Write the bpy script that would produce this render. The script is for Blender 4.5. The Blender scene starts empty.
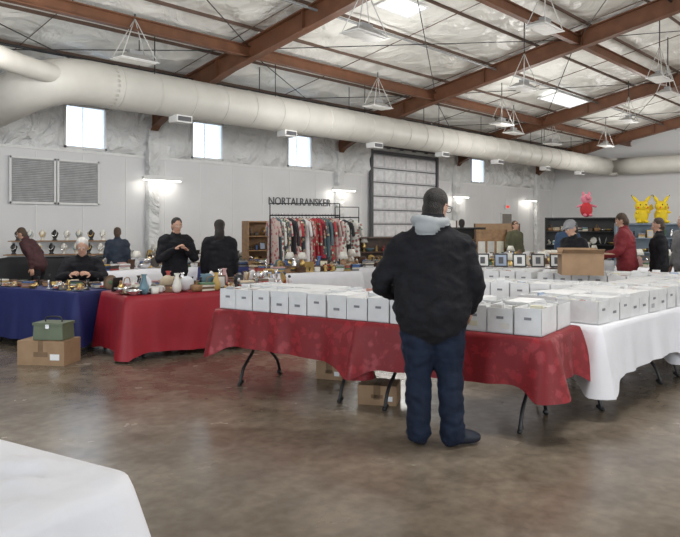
import bpy, math, random
from mathutils import Vector, Matrix, noise
from mathutils.bvhtree import BVHTree
scene=bpy.context.scene
TH=48.2
ca,sa=math.cos(math.radians(TH)),math.sin(math.radians(TH))
def P(x,d,z=0.0):            # (right, forward) of the aisle -> hall axes
    return Vector((x*ca+d*sa,-x*sa+d*ca,z))
def A(a): return math.radians(a-TH)
CAMH=1.56
LOD=1.0
# ---------------------------------------------------------------- materials
MC={}
def pm(name,col,rough=.6,metal=0.,var=.12,scale=6.,bump=0.,bscale=40.,emis=None,es=0.,spec=.5,coat=0.):
    if name in MC: return MC[name]
    m=bpy.data.materials.new(name); m.use_nodes=True; nt=m.node_tree
    b=nt.nodes['Principled BSDF']
    tc=nt.nodes.new('ShaderNodeTexCoord')
    n=nt.nodes.new('ShaderNodeTexNoise'); n.inputs['Scale'].default_value=scale; n.inputs['Detail'].default_value=4
    nt.links.new(tc.outputs['Object'],n.inputs['Vector'])
    r=nt.nodes.new('ShaderNodeValToRGB')
    r.color_ramp.elements[0].position=.3; r.color_ramp.elements[1].position=.7
    r.color_ramp.elements[0].color=[c*(1-var) for c in col]+[1]
    r.color_ramp.elements[1].color=[min(1,c*(1+var)) for c in col]+[1]
    nt.links.new(n.outputs['Fac'],r.inputs['Fac']); nt.links.new(r.outputs['Color'],b.inputs['Base Color'])
    b.inputs['Roughness'].default_value=rough; b.inputs['Metallic'].default_value=metal
    b.inputs['Specular IOR Level'].default_value=spec; b.inputs['Coat Weight'].default_value=coat
    if emis: b.inputs['Emission Color'].default_value=list(emis)+[1]; b.inputs['Emission Strength'].default_value=es
    if bump>0:
        n2=nt.nodes.new('ShaderNodeTexNoise'); n2.inputs['Scale'].default_value=bscale; n2.inputs['Detail'].default_value=5
        nt.links.new(tc.outputs['Object'],n2.inputs['Vector'])
        bp=nt.nodes.new('ShaderNodeBump'); bp.inputs['Strength'].default_value=bump; bp.inputs['Distance'].default_value=.05
        nt.links.new(n2.outputs['Fac'],bp.inputs['Height']); nt.links.new(bp.outputs['Normal'],b.inputs['Normal'])
    MC[name]=m; return m
def floor_mat():
    m=pm('stained_concrete',(.2,.13,.08),.2); nt=m.node_tree; b=nt.nodes['Principled BSDF']
    for l in list(b.inputs['Base Color'].links): nt.links.remove(l)
    tc=nt.nodes.new('ShaderNodeTexCoord')
    def N(s,d,dist=0):
        n=nt.nodes.new('ShaderNodeTexNoise'); n.inputs['Scale'].default_value=s; n.inputs['Detail'].default_value=d; n.inputs['Distortion'].default_value=dist
        nt.links.new(tc.outputs['Object'],n.inputs['Vector']); return n
    a=N(.6,7,.4); c=N(2.6,9,.3); f=N(38,3); g=N(11,8,.2)
    r1=nt.nodes.new('ShaderNodeValToRGB'); e=r1.color_ramp.elements
    e[0].position=.3; e[0].color=(.128,.098,.07,1); e[1].position=.7; e[1].color=(.30,.252,.195,1)
    nt.links.new(a.outputs['Fac'],r1.inputs['Fac'])
    r2=nt.nodes.new('ShaderNodeValToRGB'); e=r2.color_ramp.elements
    e[0].position=.36; e[0].color=(.125,.096,.07,1); e[1].position=.68; e[1].color=(.29,.24,.185,1)
    nt.links.new(c.outputs['Fac'],r2.inputs['Fac'])
    mx=nt.nodes.new('ShaderNodeMixRGB'); mx.inputs[0].default_value=.5
    nt.links.new(r1.outputs[0],mx.inputs[1]); nt.links.new(r2.outputs[0],mx.inputs[2])
    rg=nt.nodes.new('ShaderNodeValToRGB'); e=rg.color_ramp.elements
    e[0].position=.35; e[0].color=(.82,.81,.8,1); e[1].position=.65; e[1].color=(1.1,1.1,1.1,1)
    nt.links.new(g.outputs['Fac'],rg.inputs['Fac'])
    m1=nt.nodes.new('ShaderNodeMixRGB'); m1.blend_type='MULTIPLY'; m1.inputs[0].default_value=1
    nt.links.new(mx.outputs[0],m1.inputs[1]); nt.links.new(rg.outputs[0],m1.inputs[2])
    br=nt.nodes.new('ShaderNodeTexBrick'); br.offset=0; br.inputs['Scale'].default_value=1
    br.inputs['Brick Width'].default_value=5.8; br.inputs['Row Height'].default_value=5.8; br.inputs['Mortar Size'].default_value=.006
    br.inputs['Color1'].default_value=(1,1,1,1); br.inputs['Color2'].default_value=(1,1,1,1); br.inputs['Mortar'].default_value=(.6,.55,.5,1)
    nt.links.new(tc.outputs['Object'],br.inputs['Vector'])
    m2=nt.nodes.new('ShaderNodeMixRGB'); m2.blend_type='MULTIPLY'; m2.inputs[0].default_value=.7
    nt.links.new(m1.outputs[0],m2.inputs[1]); nt.links.new(br.outputs['Color'],m2.inputs[2])
    sc=nt.nodes.new('ShaderNodeTexVoronoi'); sc.inputs['Scale'].default_value=2.3; nt.links.new(tc.outputs['Object'],sc.inputs['Vector'])
    rs=nt.nodes.new('ShaderNodeValToRGB'); e=rs.color_ramp.elements; e[0].position=.02; e[0].color=(.45,.42,.4,1); e[1].position=.035; e[1].color=(1,1,1,1)
    nt.links.new(sc.outputs['Distance'],rs.inputs['Fac'])
    m3=nt.nodes.new('ShaderNodeMixRGB'); m3.blend_type='MULTIPLY'; m3.inputs[0].default_value=.7
    nt.links.new(m2.outputs[0],m3.inputs[1]); nt.links.new(rs.outputs[0],m3.inputs[2])
    nt.links.new(m3.outputs[0],b.inputs['Base Color'])
    mr=nt.nodes.new('ShaderNodeMapRange'); mr.inputs['To Min'].default_value=.14; mr.inputs['To Max'].default_value=.34
    nt.links.new(c.outputs['Fac'],mr.inputs['Value']); nt.links.new(mr.outputs[0],b.inputs['Roughness'])
    bp=nt.nodes.new('ShaderNodeBump'); bp.inputs['Strength'].default_value=.04; bp.inputs['Distance'].default_value=.01
    nt.links.new(f.outputs['Fac'],bp.inputs['Height']); nt.links.new(bp.outputs['Normal'],b.inputs['Normal'])
    b.inputs['Specular IOR Level'].default_value=.55
    return m
def plastic_wrinkle(name,col,st=.6,sc=2.2,dist=.2):
    m=pm(name,col,.36,var=.07,scale=1.5); nt=m.node_tree; b=nt.nodes['Principled BSDF']
    tc=nt.nodes.new('ShaderNodeTexCoord')
    v=nt.nodes.new('ShaderNodeTexNoise'); v.inputs['Scale'].default_value=sc; v.inputs['Detail'].default_value=5; v.inputs['Distortion'].default_value=1.8
    vo=nt.nodes.new('ShaderNodeTexVoronoi'); vo.inputs['Scale'].default_value=sc*1.6; vo.feature='F1'
    nt.links.new(tc.outputs['Object'],v.inputs['Vector'])
    mv=nt.nodes.new('ShaderNodeVectorMath'); mv.operation='MULTIPLY_ADD'; mv.inputs[1].default_value=(.9,.9,.9)
    nt.links.new(v.outputs['Color'],mv.inputs[0]); nt.links.new(tc.outputs['Object'],mv.inputs[2]); nt.links.new(mv.outputs[0],vo.inputs['Vector'])
    ad=nt.nodes.new('ShaderNodeMath'); ad.operation='ADD'; nt.links.new(v.outputs['Fac'],ad.inputs[0]); nt.links.new(vo.outputs['Distance'],ad.inputs[1])
    bp=nt.nodes.new('ShaderNodeBump'); bp.inputs['Strength'].default_value=st; bp.inputs['Distance'].default_value=dist
    nt.links.new(ad.outputs[0],bp.inputs['Height']); nt.links.new(bp.outputs['Normal'],b.inputs['Normal'])
    return m
def damask():
    m=pm('red_damask',(.3,.02,.025),.5,var=.1,scale=3); nt=m.node_tree; b=nt.nodes['Principled BSDF']
    tc=nt.nodes.new('ShaderNodeTexCoord')
    v=nt.nodes.new('ShaderNodeTexVoronoi'); v.inputs['Scale'].default_value=11
    n=nt.nodes.new('ShaderNodeTexNoise'); n.inputs['Scale'].default_value=16; n.inputs['Distortion'].default_value=2
    nt.links.new(tc.outputs['Object'],v.inputs['Vector']); nt.links.new(tc.outputs['Object'],n.inputs['Vector'])
    mu=nt.nodes.new('ShaderNodeMath'); mu.operation='MULTIPLY'
    nt.links.new(v.outputs['Distance'],mu.inputs[0]); nt.links.new(n.outputs['Fac'],mu.inputs[1])
    r=nt.nodes.new('ShaderNodeValToRGB'); e=r.color_ramp.elements
    e[0].position=.15; e[0].color=(.29,.012,.02,1); e[1].position=.22; e[1].color=(.205,.007,.012,1)
    nt.links.new(mu.outputs[0],r.inputs['Fac']); nt.links.new(r.outputs[0],b.inputs['Base Color'])
    r2=nt.nodes.new('ShaderNodeMapRange'); r2.inputs['From Min'].default_value=.15; r2.inputs['From Max'].default_value=.22; r2.inputs['To Min'].default_value=.48; r2.inputs['To Max'].default_value=.6
    nt.links.new(mu.outputs[0],r2.inputs['Value']); nt.links.new(r2.outputs[0],b.inputs['Roughness'])
    return m
M_floor=floor_mat()
M_ins=plastic_wrinkle('vinyl_insulation',(.78,.785,.78),.9,1.1,.2)
M_ceil=plastic_wrinkle('ceiling_vinyl',(.86,.855,.81),.7,.8,.18)
M_panel=pm('wall_panel_white',(.74,.74,.745),.5,var=.03,scale=.8,bump=.05,bscale=6)
M_steel=pm('red_iron',(.17,.072,.036),.5,var=.2,scale=3)
M_purl=pm('purlin_dark',(.12,.075,.055),.6)
M_black=pm('black_metal',(.012,.012,.013),.4)
M_white=pm('white_paint',(.8,.8,.79),.45,var=.04)
M_grey=pm('grey_metal',(.35,.36,.37),.45,.3)
M_dgrey=pm('dark_grey',(.09,.09,.1),.5)
M_duct=pm('duct_white',(.60,.585,.54),.5,.0,var=.06,scale=2)
M_redc=damask()
M_redp=pm('red_polyester',(.3,.007,.018),.55,var=.1,scale=4)
M_blue=pm('blue_cloth',(.009,.016,.11),.65,var=.1,scale=4)
M_wcl=pm('white_cloth',(.78,.78,.82),.65,var=.04,scale=3,bump=.25,bscale=4)
M_card=pm('white_cardboard',(.74,.745,.75),.6,var=.06,scale=8)
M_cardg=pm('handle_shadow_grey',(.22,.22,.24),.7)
M_kraft=pm('kraft_cardboard',(.33,.21,.12),.75,var=.1,scale=9)
M_kraftd=pm('kraft_inside',(.2,.125,.07),.8)
M_glow=pm('lamp_tube',(1,1,1),.5,emis=(1,.97,.9),es=5)
M_lens=pm('lamp_lens',(.6,.6,.57),.5,emis=(1,.97,.9),es=.12)
M_refl=pm('lamp_reflector_grey',(.42,.42,.41),.45,.2)
M_wire=pm('lamp_wire',(.6,.6,.58),.4)
M_sky=pm('skylight_panel',(.9,.9,.9),.5,emis=(.93,.97,1),es=1.0)
M_wood=pm('oak_wood',(.3,.17,.08),.5,var=.25,scale=12)
M_dwood=pm('dark_wood',(.08,.04,.022),.45,var=.25,scale=12)
M_brass=pm('brass',(.65,.46,.18),.3,.9)
M_silver=pm('silver',(.75,.75,.75),.25,.9)
M_skin=pm('skin',(.52,.3,.21),.5,var=.06,scale=12)
M_lip=pm('lips',(.4,.14,.12),.5)
M_eye=pm('eye_dark',(.03,.02,.015),.2)
M_sclera=pm('eye_white',(.75,.73,.7),.3)
PAL=[pm('glaze_%d'%i,c,.35) for i,c in enumerate([(.7,.68,.62),(.4,.06,.05),(.05,.12,.3),(.5,.33,.1),(.1,.2,.1),(.04,.04,.05),(.3,.17,.09),(.72,.71,.7),(.5,.3,.3),(.12,.22,.27),(.25,.25,.26),(.6,.5,.36),(.16,.1,.06),(.08,.07,.06),(.7,.7,.72),(.65,.6,.5)])]
PASTEL=[pm('print_%d'%i,c,.6) for i,c in enumerate([(.72,.7,.66),(.6,.58,.55),(.75,.72,.6),(.35,.42,.55),(.5,.25,.2),(.78,.78,.78),(.7,.66,.5),(.45,.45,.47)])]
# ---------------------------------------------------------------- mesh builder
def ln(n): return max(5,int(round(n*LOD)))
class MB:
    def __init__(s): s.v=[];s.f=[];s.m=[];s.mats=[];s.sm=[];s.M=Matrix.Identity(4)
    def mi(s,mat):
        if mat not in s.mats: s.mats.append(mat)
        return s.mats.index(mat)
    def add(s,vs,fs,mat,smooth=False):
        o=len(s.v); s.v+= [s.M@Vector(v) for v in vs]; k=s.mi(mat)
        for f in fs: s.f.append([o+i for i in f]); s.m.append(k); s.sm.append(smooth)
    def box(s,c,sz,mat,rz=0,tx=1,ty=1,rx=0):
        x,y,z=[a/2 for a in sz]; vs=[]
        Rm=Matrix.Rotation(rz,3,'Z')@Matrix.Rotation(rx,3,'X')
        for (a,b,c2) in [(-1,-1,-1),(1,-1,-1),(1,1,-1),(-1,1,-1),(-1,-1,1),(1,-1,1),(1,1,1),(-1,1,1)]:
            k=(tx,ty) if c2>0 else (1,1)
            vs.append(Vector(c)+Rm@Vector((a*x*k[0],b*y*k[1],c2*z)))
        s.add(vs,[(0,3,2,1),(4,5,6,7),(0,1,5,4),(1,2,6,5),(2,3,7,6),(3,0,4,7)],mat)
    def tube(s,pts,rad,mat,n=10,side=None,sub=0,round_=True,smooth=True,closed=False):
        n=ln(n) if n>6 else n
        pts=[Vector(p) for p in pts]
        rad=[(r,r) if not isinstance(r,tuple) else r for r in (rad if isinstance(rad,list) else [rad]*len(pts))]
        if sub:
            np_,nr=[],[]
            L=len(pts)
            for i in range(L-1):
                p0,p1,p2,p3=pts[max(i-1,0)],pts[i],pts[i+1],pts[min(i+2,L-1)]
                r0,r1,r2,r3=rad[max(i-1,0)],rad[i],rad[i+1],rad[min(i+2,L-1)]
                for k in range(sub):
                    t=k/sub
                    def cr(a,b,c,d): return .5*((2*b)+(c-a)*t+(2*a-5*b+4*c-d)*t*t+(3*b-a-3*c+d)*t**3)
                    np_.append(cr(p0,p1,p2,p3)); nr.append((max(.001,cr(r0[0],r1[0],r2[0],r3[0])),max(.001,cr(r0[1],r1[1],r2[1],r3[1]))))
            np_.append(pts[-1]); nr.append(rad[-1]); pts,rad=np_,nr
        L=len(pts); fr=[]
        ref=Vector(side) if side else None
        prev=None
        for i in range(L):
            t=(pts[(i+1)%L]-pts[i-1]) if closed else (pts[min(i+1,L-1)]-pts[max(i-1,0)])
            t=t.normalized() if t.length>1e-9 else Vector((0,0,1))
            if ref is not None: a=ref-t*ref.dot(t)
            elif prev is not None: a=prev-t*prev.dot(t)
            else:
                q=Vector((1,0,0)) if abs(t.x)<.8 else Vector((0,1,0)); a=q-t*q.dot(t)
            if a.length<1e-6: a=t.orthogonal()
            a.normalize(); prev=a; fr.append((a,t.cross(a),t))
        rings=[]
        def ring(p,f,r): return [p+f[0]*math.cos(2*math.pi*k/n)*r[0]+f[1]*math.sin(2*math.pi*k/n)*r[1] for k in range(n)]
        if round_ and not closed:
            r=rad[0]; m=min(r)
            rings.append(ring(pts[0]-fr[0][2]*m*.85,fr[0],(r[0]*.5,r[1]*.5))); rings.append(ring(pts[0]-fr[0][2]*m*.5,fr[0],(r[0]*.85,r[1]*.85)))
        for i in range(L): rings.append(ring(pts[i],fr[i],rad[i]))
        if round_ and not closed:
            r=rad[-1]; m=min(r)
            rings.append(ring(pts[-1]+fr[-1][2]*m*.5,fr[-1],(r[0]*.85,r[1]*.85))); rings.append(ring(pts[-1]+fr[-1][2]*m*.85,fr[-1],(r[0]*.5,r[1]*.5)))
        vs=[v for rr in rings for v in rr]; fs=[]
        K=len(rings)
        for i in range(K if closed else K-1):
            j=(i+1)%K
            for k in range(n): fs.append((i*n+k,i*n+(k+1)%n,j*n+(k+1)%n,j*n+k))
        if not closed:
            fs.append(tuple(reversed(range(n)))); fs.append(tuple((K-1)*n+k for k in range(n)))
        s.add(vs,fs,mat,smooth)
    def ell(s,c,r,mat,n=14,m=10,rot=None):
        n=ln(n); m=max(4,int(m*LOD))
        vs=[];fs=[];c=Vector(c)
        r=(r,r,r) if not isinstance(r,tuple) else r
        Rm=rot if rot else Matrix.Identity(3)
        for i in range(1,m):
            a=math.pi*i/m
            for k in range(n):
                b=2*math.pi*k/n; vs.append(c+Rm@Vector((r[0]*math.sin(a)*math.cos(b),r[1]*math.sin(a)*math.sin(b),r[2]*math.cos(a))))
        t=len(vs); vs.append(c+Rm@Vector((0,0,r[2]))); vs.append(c+Rm@Vector((0,0,-r[2])))
        for i in range(m-2):
            for k in range(n): fs.append((i*n+k,(i+1)*n+k,(i+1)*n+(k+1)%n,i*n+(k+1)%n))
        for k in range(n): fs.append((t,k,(k+1)%n)); fs.append((t+1,(m-2)*n+(k+1)%n,(m-2)*n+k))
        s.add(vs,fs,mat,True)
    def lathe(s,prof,c,mat,n=14):
        n=ln(n)
        vs=[];fs=[];c=Vector(c)
        for (r,z) in prof:
            for k in range(n):
                b=2*math.pi*k/n; vs.append(c+Vector((r*math.cos(b),r*math.sin(b),z)))
        for i in range(len(prof)-1):
            for k in range(n): fs.append((i*n+k,i*n+(k+1)%n,(i+1)*n+(k+1)%n,(i+1)*n+k))
        fs.append(tuple(reversed(range(n)))); fs.append(tuple((len(prof)-1)*n+k for k in range(n)))
        s.add(vs,fs,mat,True)
    def prism(s,poly,y0,y1,mat,axis='Y'):
        n=len(poly); vs=[]
        for y in (y0,y1):
            for (a,b) in poly: vs.append((a,y,b) if axis=='Y' else (y,a,b))
        fs=[tuple(range(n)),tuple(reversed(range(n,2*n)))]+[(i,(i+1)%n,n+(i+1)%n,n+i) for i in range(n)]
        s.add(vs,fs,mat)
    def mesh(s,name):
        me=bpy.data.meshes.new(name); me.from_pydata([tuple(v) for v in s.v],[],s.f)
        for m in s.mats: me.materials.append(m)
        me.polygons.foreach_set('material_index',s.m); me.polygons.foreach_set('use_smooth',s.sm); me.update(); return me
    def obj(s,name,loc=(0,0,0),rz=0,parent=None,bevel=0):
        o=bpy.data.objects.new(name,s.mesh(name)); scene.collection.objects.link(o)
        o.location=loc; o.rotation_euler=(0,0,rz)
        if parent: o.parent=parent
        if bevel:
            b=o.modifiers.new('b','BEVEL'); b.width=bevel; b.segments=2; b.limit_method='ANGLE'
        return o
def empty(name,loc,rz=0):
    e=bpy.data.objects.new(name,None); e.empty_display_size=.2; scene.collection.objects.link(e); e.location=loc; e.rotation_euler=(0,0,rz); return e
# ---------------------------------------------------------------- people
def bend_about(p,piv,a):
    q=Vector(p)-piv; c,s=math.cos(a),math.sin(a); return Vector((q.x,q.y*c+q.z*s,-q.y*s+q.z*c))+piv
def hand(b,w,dr,nrm,thumb,mat,sc=1.,curl=.5):
    dr=Vector(dr).normalized(); nrm=Vector(nrm); nrm=(nrm-dr*nrm.dot(dr)).normalized(); sd=dr.cross(nrm).normalized()
    if sd.dot(Vector(thumb))<0: sd=-sd
    w=Vector(w)
    b.tube([w-dr*.02,w+dr*.01*sc,w+dr*.05*sc,w+dr*.09*sc],[(.026*sc,.022*sc),(.03*sc,.019*sc),(.042*sc,.017*sc),(.04*sc,.013*sc)],mat,n=12,side=sd,sub=2)
    for i,(o,L) in enumerate(((.03,.072),(.01,.08),(-.01,.075),(-.029,.06))):
        p=w+dr*.088*sc+sd*o*sc; ang=curl*.5; pts=[p-dr*.012]; 
        for k,f in enumerate((.45,.32,.23)):
            dd=dr*math.cos(ang)+nrm*math.sin(ang); p=p+dd*L*f*sc; pts.append(p); ang+=curl
        b.tube(pts,[.0095*sc,.009*sc,.008*sc,.0068*sc],mat,n=8,sub=2)
    p=w+dr*.025*sc+sd*.03*sc; d1=(dr*.7+sd*.7+nrm*.25).normalized(); d2=(dr*.9+sd*.25+nrm*.4).normalized()
    b.tube([p-d1*.01,p+d1*.035*sc,p+d1*.035*sc+d2*.03*sc],[.014*sc,.0115*sc,.009*sc],mat,n=8,sub=2)
def person(name,x,d,head_ang,H=1.75,J=None,bulk=1.,top=None,pants=None,shoe=None,skin=None,hair=None,hem=.9,voxel=.018,yaw=0,pitch=0,bend=0,seat=False,style='short',hood=None,glasses=False,beard=None,capm=None,fold=.012,legb=1.,smooth=2,tors=None,dirs=None,arm=None,shs=1.):
    s=H/1.75; J=J or {}
    skin=skin or M_skin; shoe=shoe or M_black
    dz=-.42 if seat else 0
    piv=Vector((0,0,.95+dz))
    def U(p): return bend_about(Vector(p)+Vector((0,0,dz)),piv,bend)*s
    j={'pelvis':U((0,0,.95)),'waist':U((0,0,1.1)),'chest':U((0,.01,1.28)),'shl':U((0,0,1.42)),'neck':U((0,-.005,1.49)),'headc':U((0,.02,1.635))}
    for n_,sg in (('L',-1),('R',1)):
        j['sh'+n_]=U((sg*.185,-.005,1.405)); j['el'+n_]=U((sg*.25,-.03,1.13)); j['wr'+n_]=U((sg*.26,.06,.9))
        if seat:
            j['hip'+n_]=Vector((sg*.1,0,.53))*s; j['kn'+n_]=Vector((sg*.13,.42,.52))*s; j['an'+n_]=Vector((sg*.13,.4,.09))*s; j['toe'+n_]=Vector((sg*.14,.56,.035))*s
        else:
            j['hip'+n_]=Vector((sg*.09,0,.9))*s; j['kn'+n_]=Vector((sg*.105,.02,.5))*s; j['an'+n_]=Vector((sg*.11,-.02,.09))*s; j['toe'+n_]=Vector((sg*.13,.15,.035))*s
    for k,v in J.items(): j[k]=Vector(v)
    B=MB(); k=bulk*s; ak=(arm or bulk)*s
    for n_ in 'LR':
        h,kn,an,to=j['hip'+n_],j['kn'+n_],j['an'+n_],j['toe'+n_]
        B.tube([h+Vector((0,0,.03)),h.lerp(kn,.5),kn,kn.lerp(an,.4),kn.lerp(an,.85),an+Vector((0,0,-.015))],[.105*s*legb,.09*s*legb,.07*s*legb,.066*s*legb,.062*s*legb,.064*s*legb],pants,n=14,sub=3)
        hl=an+Vector((0,0,0)); f=(to-an); f.z=0; hl=hl-f.normalized()*.03
        sdv=Vector((f.y,-f.x,0)).normalized()
        q=shs*s
        B.tube([(hl.x,hl.y,.045*q),(an.x+f.x*.4,an.y+f.y*.4,.05*q),(an.x+f.x*.8,an.y+f.y*.8,.04*q),(to.x,to.y,.036*q)],[(.042*q,.042*q),(.048*q,.046*q),(.052*q,.038*q),(.04*q,.03*q)],shoe,n=12,side=tuple(sdv),sub=3)
    hm=j['pelvis']+Vector((0,0,(hem-.95)*s))
    if seat: hm=j['pelvis']-Vector((0,0,.04))
    tops=tors(j,hm) if tors else [(hm,.185,.135),(j['pelvis'],.178,.132),(j['waist'],.168,.122),(j['chest'],.19,.128),(j['shl'].lerp(j['chest'],.25),.195,.118),(j['shl'],.15,.09),(j['neck'],.07,.065)]
    B.tube([t[0] for t in tops],[(t[1]*k,t[2]*k) for t in tops],top,n=20,side=(1,0,0),sub=3)
    B.ell(tuple(j['pelvis']-Vector((0,0,.04))),(.16*s*legb,.12*s*legb,.12*s),pants)
    for n_ in 'LR':
        sh,el,wr=j['sh'+n_],j['el'+n_],j['wr'+n_]
        inn=sh.lerp(j['shl'],.45)
        B.tube([inn,sh,sh.lerp(el,.5),el,el.lerp(wr,.5),wr],[.07*ak,.078*ak,.066*ak,.058*ak,.052*ak,.042*ak],top,n=12,sub=3)
    hc=j['headc']; nk=j['neck']
    B.tube([nk-Vector((0,0,.03)),nk.lerp(hc,.6)],[.06*s,.054*s],skin,n=12)
    Rh=Matrix.Translation(hc)@Matrix.Rotation(math.radians(yaw),4,'Z')@Matrix.Rotation(-math.radians(pitch)-bend*.4,4,'X')@Matrix.Scale(s,4)
    B.M=Rh
    B.ell((0,-.005,.025),(.076,.094,.092),skin,18,14); B.ell((0,.025,-.045),(.056,.062,.07),skin,16,10)
    B.ell((0,.07,-.085),(.026,.02,.02),skin,10,8)
    B.tube([(0,.088,.02),(0,.108,-.018)],[.01,.017],skin,n=8)
    for q in (-1,1): B.ell((q*.078,-.005,-.005),(.014,.02,.034),skin,10,8)
    if style!='bald':
        B.ell((0,-.024,.05),(.086,.094,.09),hair,18,14); B.ell((0,-.048,-.02),(.077,.066,.085),hair,16,10)
        if style=='long': B.ell((0,-.06,-.1),(.085,.06,.13),hair,14,10)
    if beard: B.ell((0,.045,-.08),(.054,.05,.045),beard,12,8)
    if capm:
        B.ell((0,-.008,.06),(.095,.108,.088),capm,18,12); B.tube([(0,.06,.06),(0,.17,.045)],[(.07,.014),(.055,.01)],capm,n=12,side=(1,0,0))
    B.M=Matrix.Identity(4)
    if hood:
        n0=j['neck']
        B.tube([n0+Vector((.085,.045,.035)),n0+Vector((.095,-.03,.035)),n0+Vector((.03,-.10,.025)),n0+Vector((-.07,-.10,.04)),n0+Vector((-.12,-.03,.045)),n0+Vector((-.09,.06,.03))],[.026,.032,.038,.042,.04,.03],hood,n=10,sub=3)
        B.ell(tuple(n0+Vector((-.04,-.115,-.01))),(.09,.042,.05),hood,14,10)
    src=B.mesh('src'); o=bpy.data.objects.new('tmp',src); scene.collection.objects.link(o)
    r=o.modifiers.new('r','REMESH'); r.mode='VOXEL'; r.voxel_size=voxel
    sm=o.modifiers.new('s','SMOOTH'); sm.factor=.5; sm.iterations=smooth
    bpy.context.view_layer.update(); dg=bpy.context.evaluated_depsgraph_get()
    me=bpy.data.meshes.new_from_object(o.evaluated_get(dg)); bpy.data.objects.remove(o)
    bv=BVHTree.FromPolygons([tuple(v) for v in B.v],B.f)
    me.materials.clear()
    for m in B.mats: me.materials.append(m)
    ft=B.mi(top); fp=B.mi(pants)
    idx=[]
    for p in me.polygons:
        _,_,fi,_=bv.find_nearest(p.center); idx.append(B.m[fi] if fi is not None else 0); p.use_smooth=True
    me.polygons.foreach_set('material_index',idx)
    cv={}
    for p in me.polygons:
        if idx[p.index] in (ft,fp):
            for q in p.vertices: cv[q]=idx[p.index]
    for i,mi_ in cv.items():
        v=me.vertices[i]; c=v.co
        f=fold*(noise.noise(Vector((c.x*9,c.y*9,c.z*15+x*7)))+.5*noise.noise(Vector((c.x*22,c.y*22,c.z*30))))
        f+=fold*.25*math.sin(c.z*34+9*noise.noise(c*6))
        v.co=c+v.normal*f
    me.update(); o=bpy.data.objects.new('body',me); scene.collection.objects.link(o)
    D=MB()
    for n_,sg in (('L',-1),('R',1)):
        dr=(j['wr'+n_]-j['el'+n_]).normalized()
        nr=Vector((-sg*.8,.5,-.2)); th=Vector((-sg*.3,1,.3))
        if dirs and n_ in dirs: dr=Vector(dirs[n_])
        hand(D,j['wr'+n_]+dr*.02,dr,nr,th,skin,s,.45)
    D.M=Rh
    for q in (-1,1):
        D.ell((q*.03,.083,.012),(.015,.01,.009),M_sclera,10,6); D.ell((q*.03,.091,.012),(.0065,.004,.0065),M_eye,8,5)
        if hair: D.tube([(q*.016,.097,.034),(q*.032,.097,.039),(q*.048,.088,.034)],.003,hair,n=6)
    D.tube([(-.024,.083,-.052),(0,.09,-.053),(.024,.083,-.052)],.0045,M_lip,n=6)
    if glasses:
        for q in (-1,1):
            D.tube([(q*.03+.024*math.cos(a),.112,.012+.017*math.sin(a)) for a in [2*math.pi*i/12 for i in range(12)]],.0025,M_black,n=5,closed=True)
            D.tube([(q*.054,.11,.018),(q*.088,.06,.018),(q*.092,-.02,.012)],.003,M_black,n=5)
        D.tube([(-.007,.112,.014),(.007,.112,.014)],.002,M_black,n=5)
    hd=D.mesh('h'); ho=bpy.data.objects.new('hands_and_features',hd); scene.collection.objects.link(ho)
    e=empty(name,P(x,d),A(head_ang-90)); o.parent=e; ho.parent=e
    return e,j
C_bj=pm('black_fleece',(.012,.012,.015),.85,var=.2,scale=10,bump=.15,bscale=60,spec=.25)
C_jean=pm('navy_denim',(.009,.016,.036),.8,var=.25,scale=14,bump=.1,bscale=120,spec=.3)
C_hood=pm('grey_hood',(.33,.35,.36),.8)
C_hair=pm('dark_hair',(.015,.011,.009),.6,var=.3,scale=60,bump=.5,bscale=120)
C_white=pm('white_hair',(.62,.6,.57),.6,bump=.4,bscale=100)
C_brn=pm('brown_hair',(.06,.035,.02),.6,bump=.4,bscale=100)
C_red=pm('maroon_shirt',(.19,.015,.022),.8)
C_kh=pm('khaki',(.2,.17,.12),.8)
C_shoe=pm('navy_shoes',(.012,.016,.03),.6)
C_cap=pm('grey_cap',(.25,.25,.26),.8)
C_navy=pm('navy_jacket',(.02,.03,.05),.8)
def jacket(j,hm):
    return [(hm,.195,.145),(hm+Vector((0,0,.05)),.21,.155),(j['pelvis'],.21,.152),(j['waist'],.205,.142),(j['chest'],.2,.132),(Vector((0,0,1.4)),.195,.12),(Vector((0,0,1.47)),.17,.1),(Vector((0,0,1.525)),.125,.085),(Vector((0,0,1.575)),.08,.07)]
person('man_browsing',.66,5.0,84,1.81,bulk=1.3,arm=1.2,top=C_bj,pants=C_jean,shoe=C_shoe,hair=C_hair,hem=.86,voxel=.012,yaw=-35,pitch=14,hood=C_hood,glasses=True,beard=C_brn,legb=1.36,fold=.013,smooth=2,tors=jacket,shs=1.18,
  J={'shl':(0,0,1.47),'elL':(-.375,.02,1.14),'wrL':(-.25,.27,1.02),'shL':(-.22,0,1.405),'shR':(.21,0,1.4),'elR':(.3,-.01,1.13),'wrR':(.275,.14,.955),'headc':(.03,.045,1.682),'neck':(0,0,1.55),
     'hipL':(-.1,0,.93),'hipR':(.1,0,.93),'anL':(-.1,-.02,.1),'toeL':(-.14,.14,.036),'anR':(.14,-.04,.1),'toeR':(.31,.05,.036),'knR':(.12,.02,.52),'knL':(-.1,.02,.52)},dirs={'R':(.05,.55,-.6)})
V=.018
person('man_standing',-2.5,10.6,-60,1.66,bulk=1.2,top=C_bj,pants=C_jean,hair=C_hair,voxel=.014,bend=.12,pitch=8,J={'elR':(.27,.12,1.05),'wrR':(.1,.3,1.2),'elL':(-.27,.12,1.05),'wrL':(-.1,.3,1.18)})
person('woman_standing',-1.85,10.75,100,1.62,bulk=1.22,top=C_bj,pants=C_bj,hair=C_hair,style='long',capm=C_hair,voxel=V,hem=.7,pitch=15)
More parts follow.
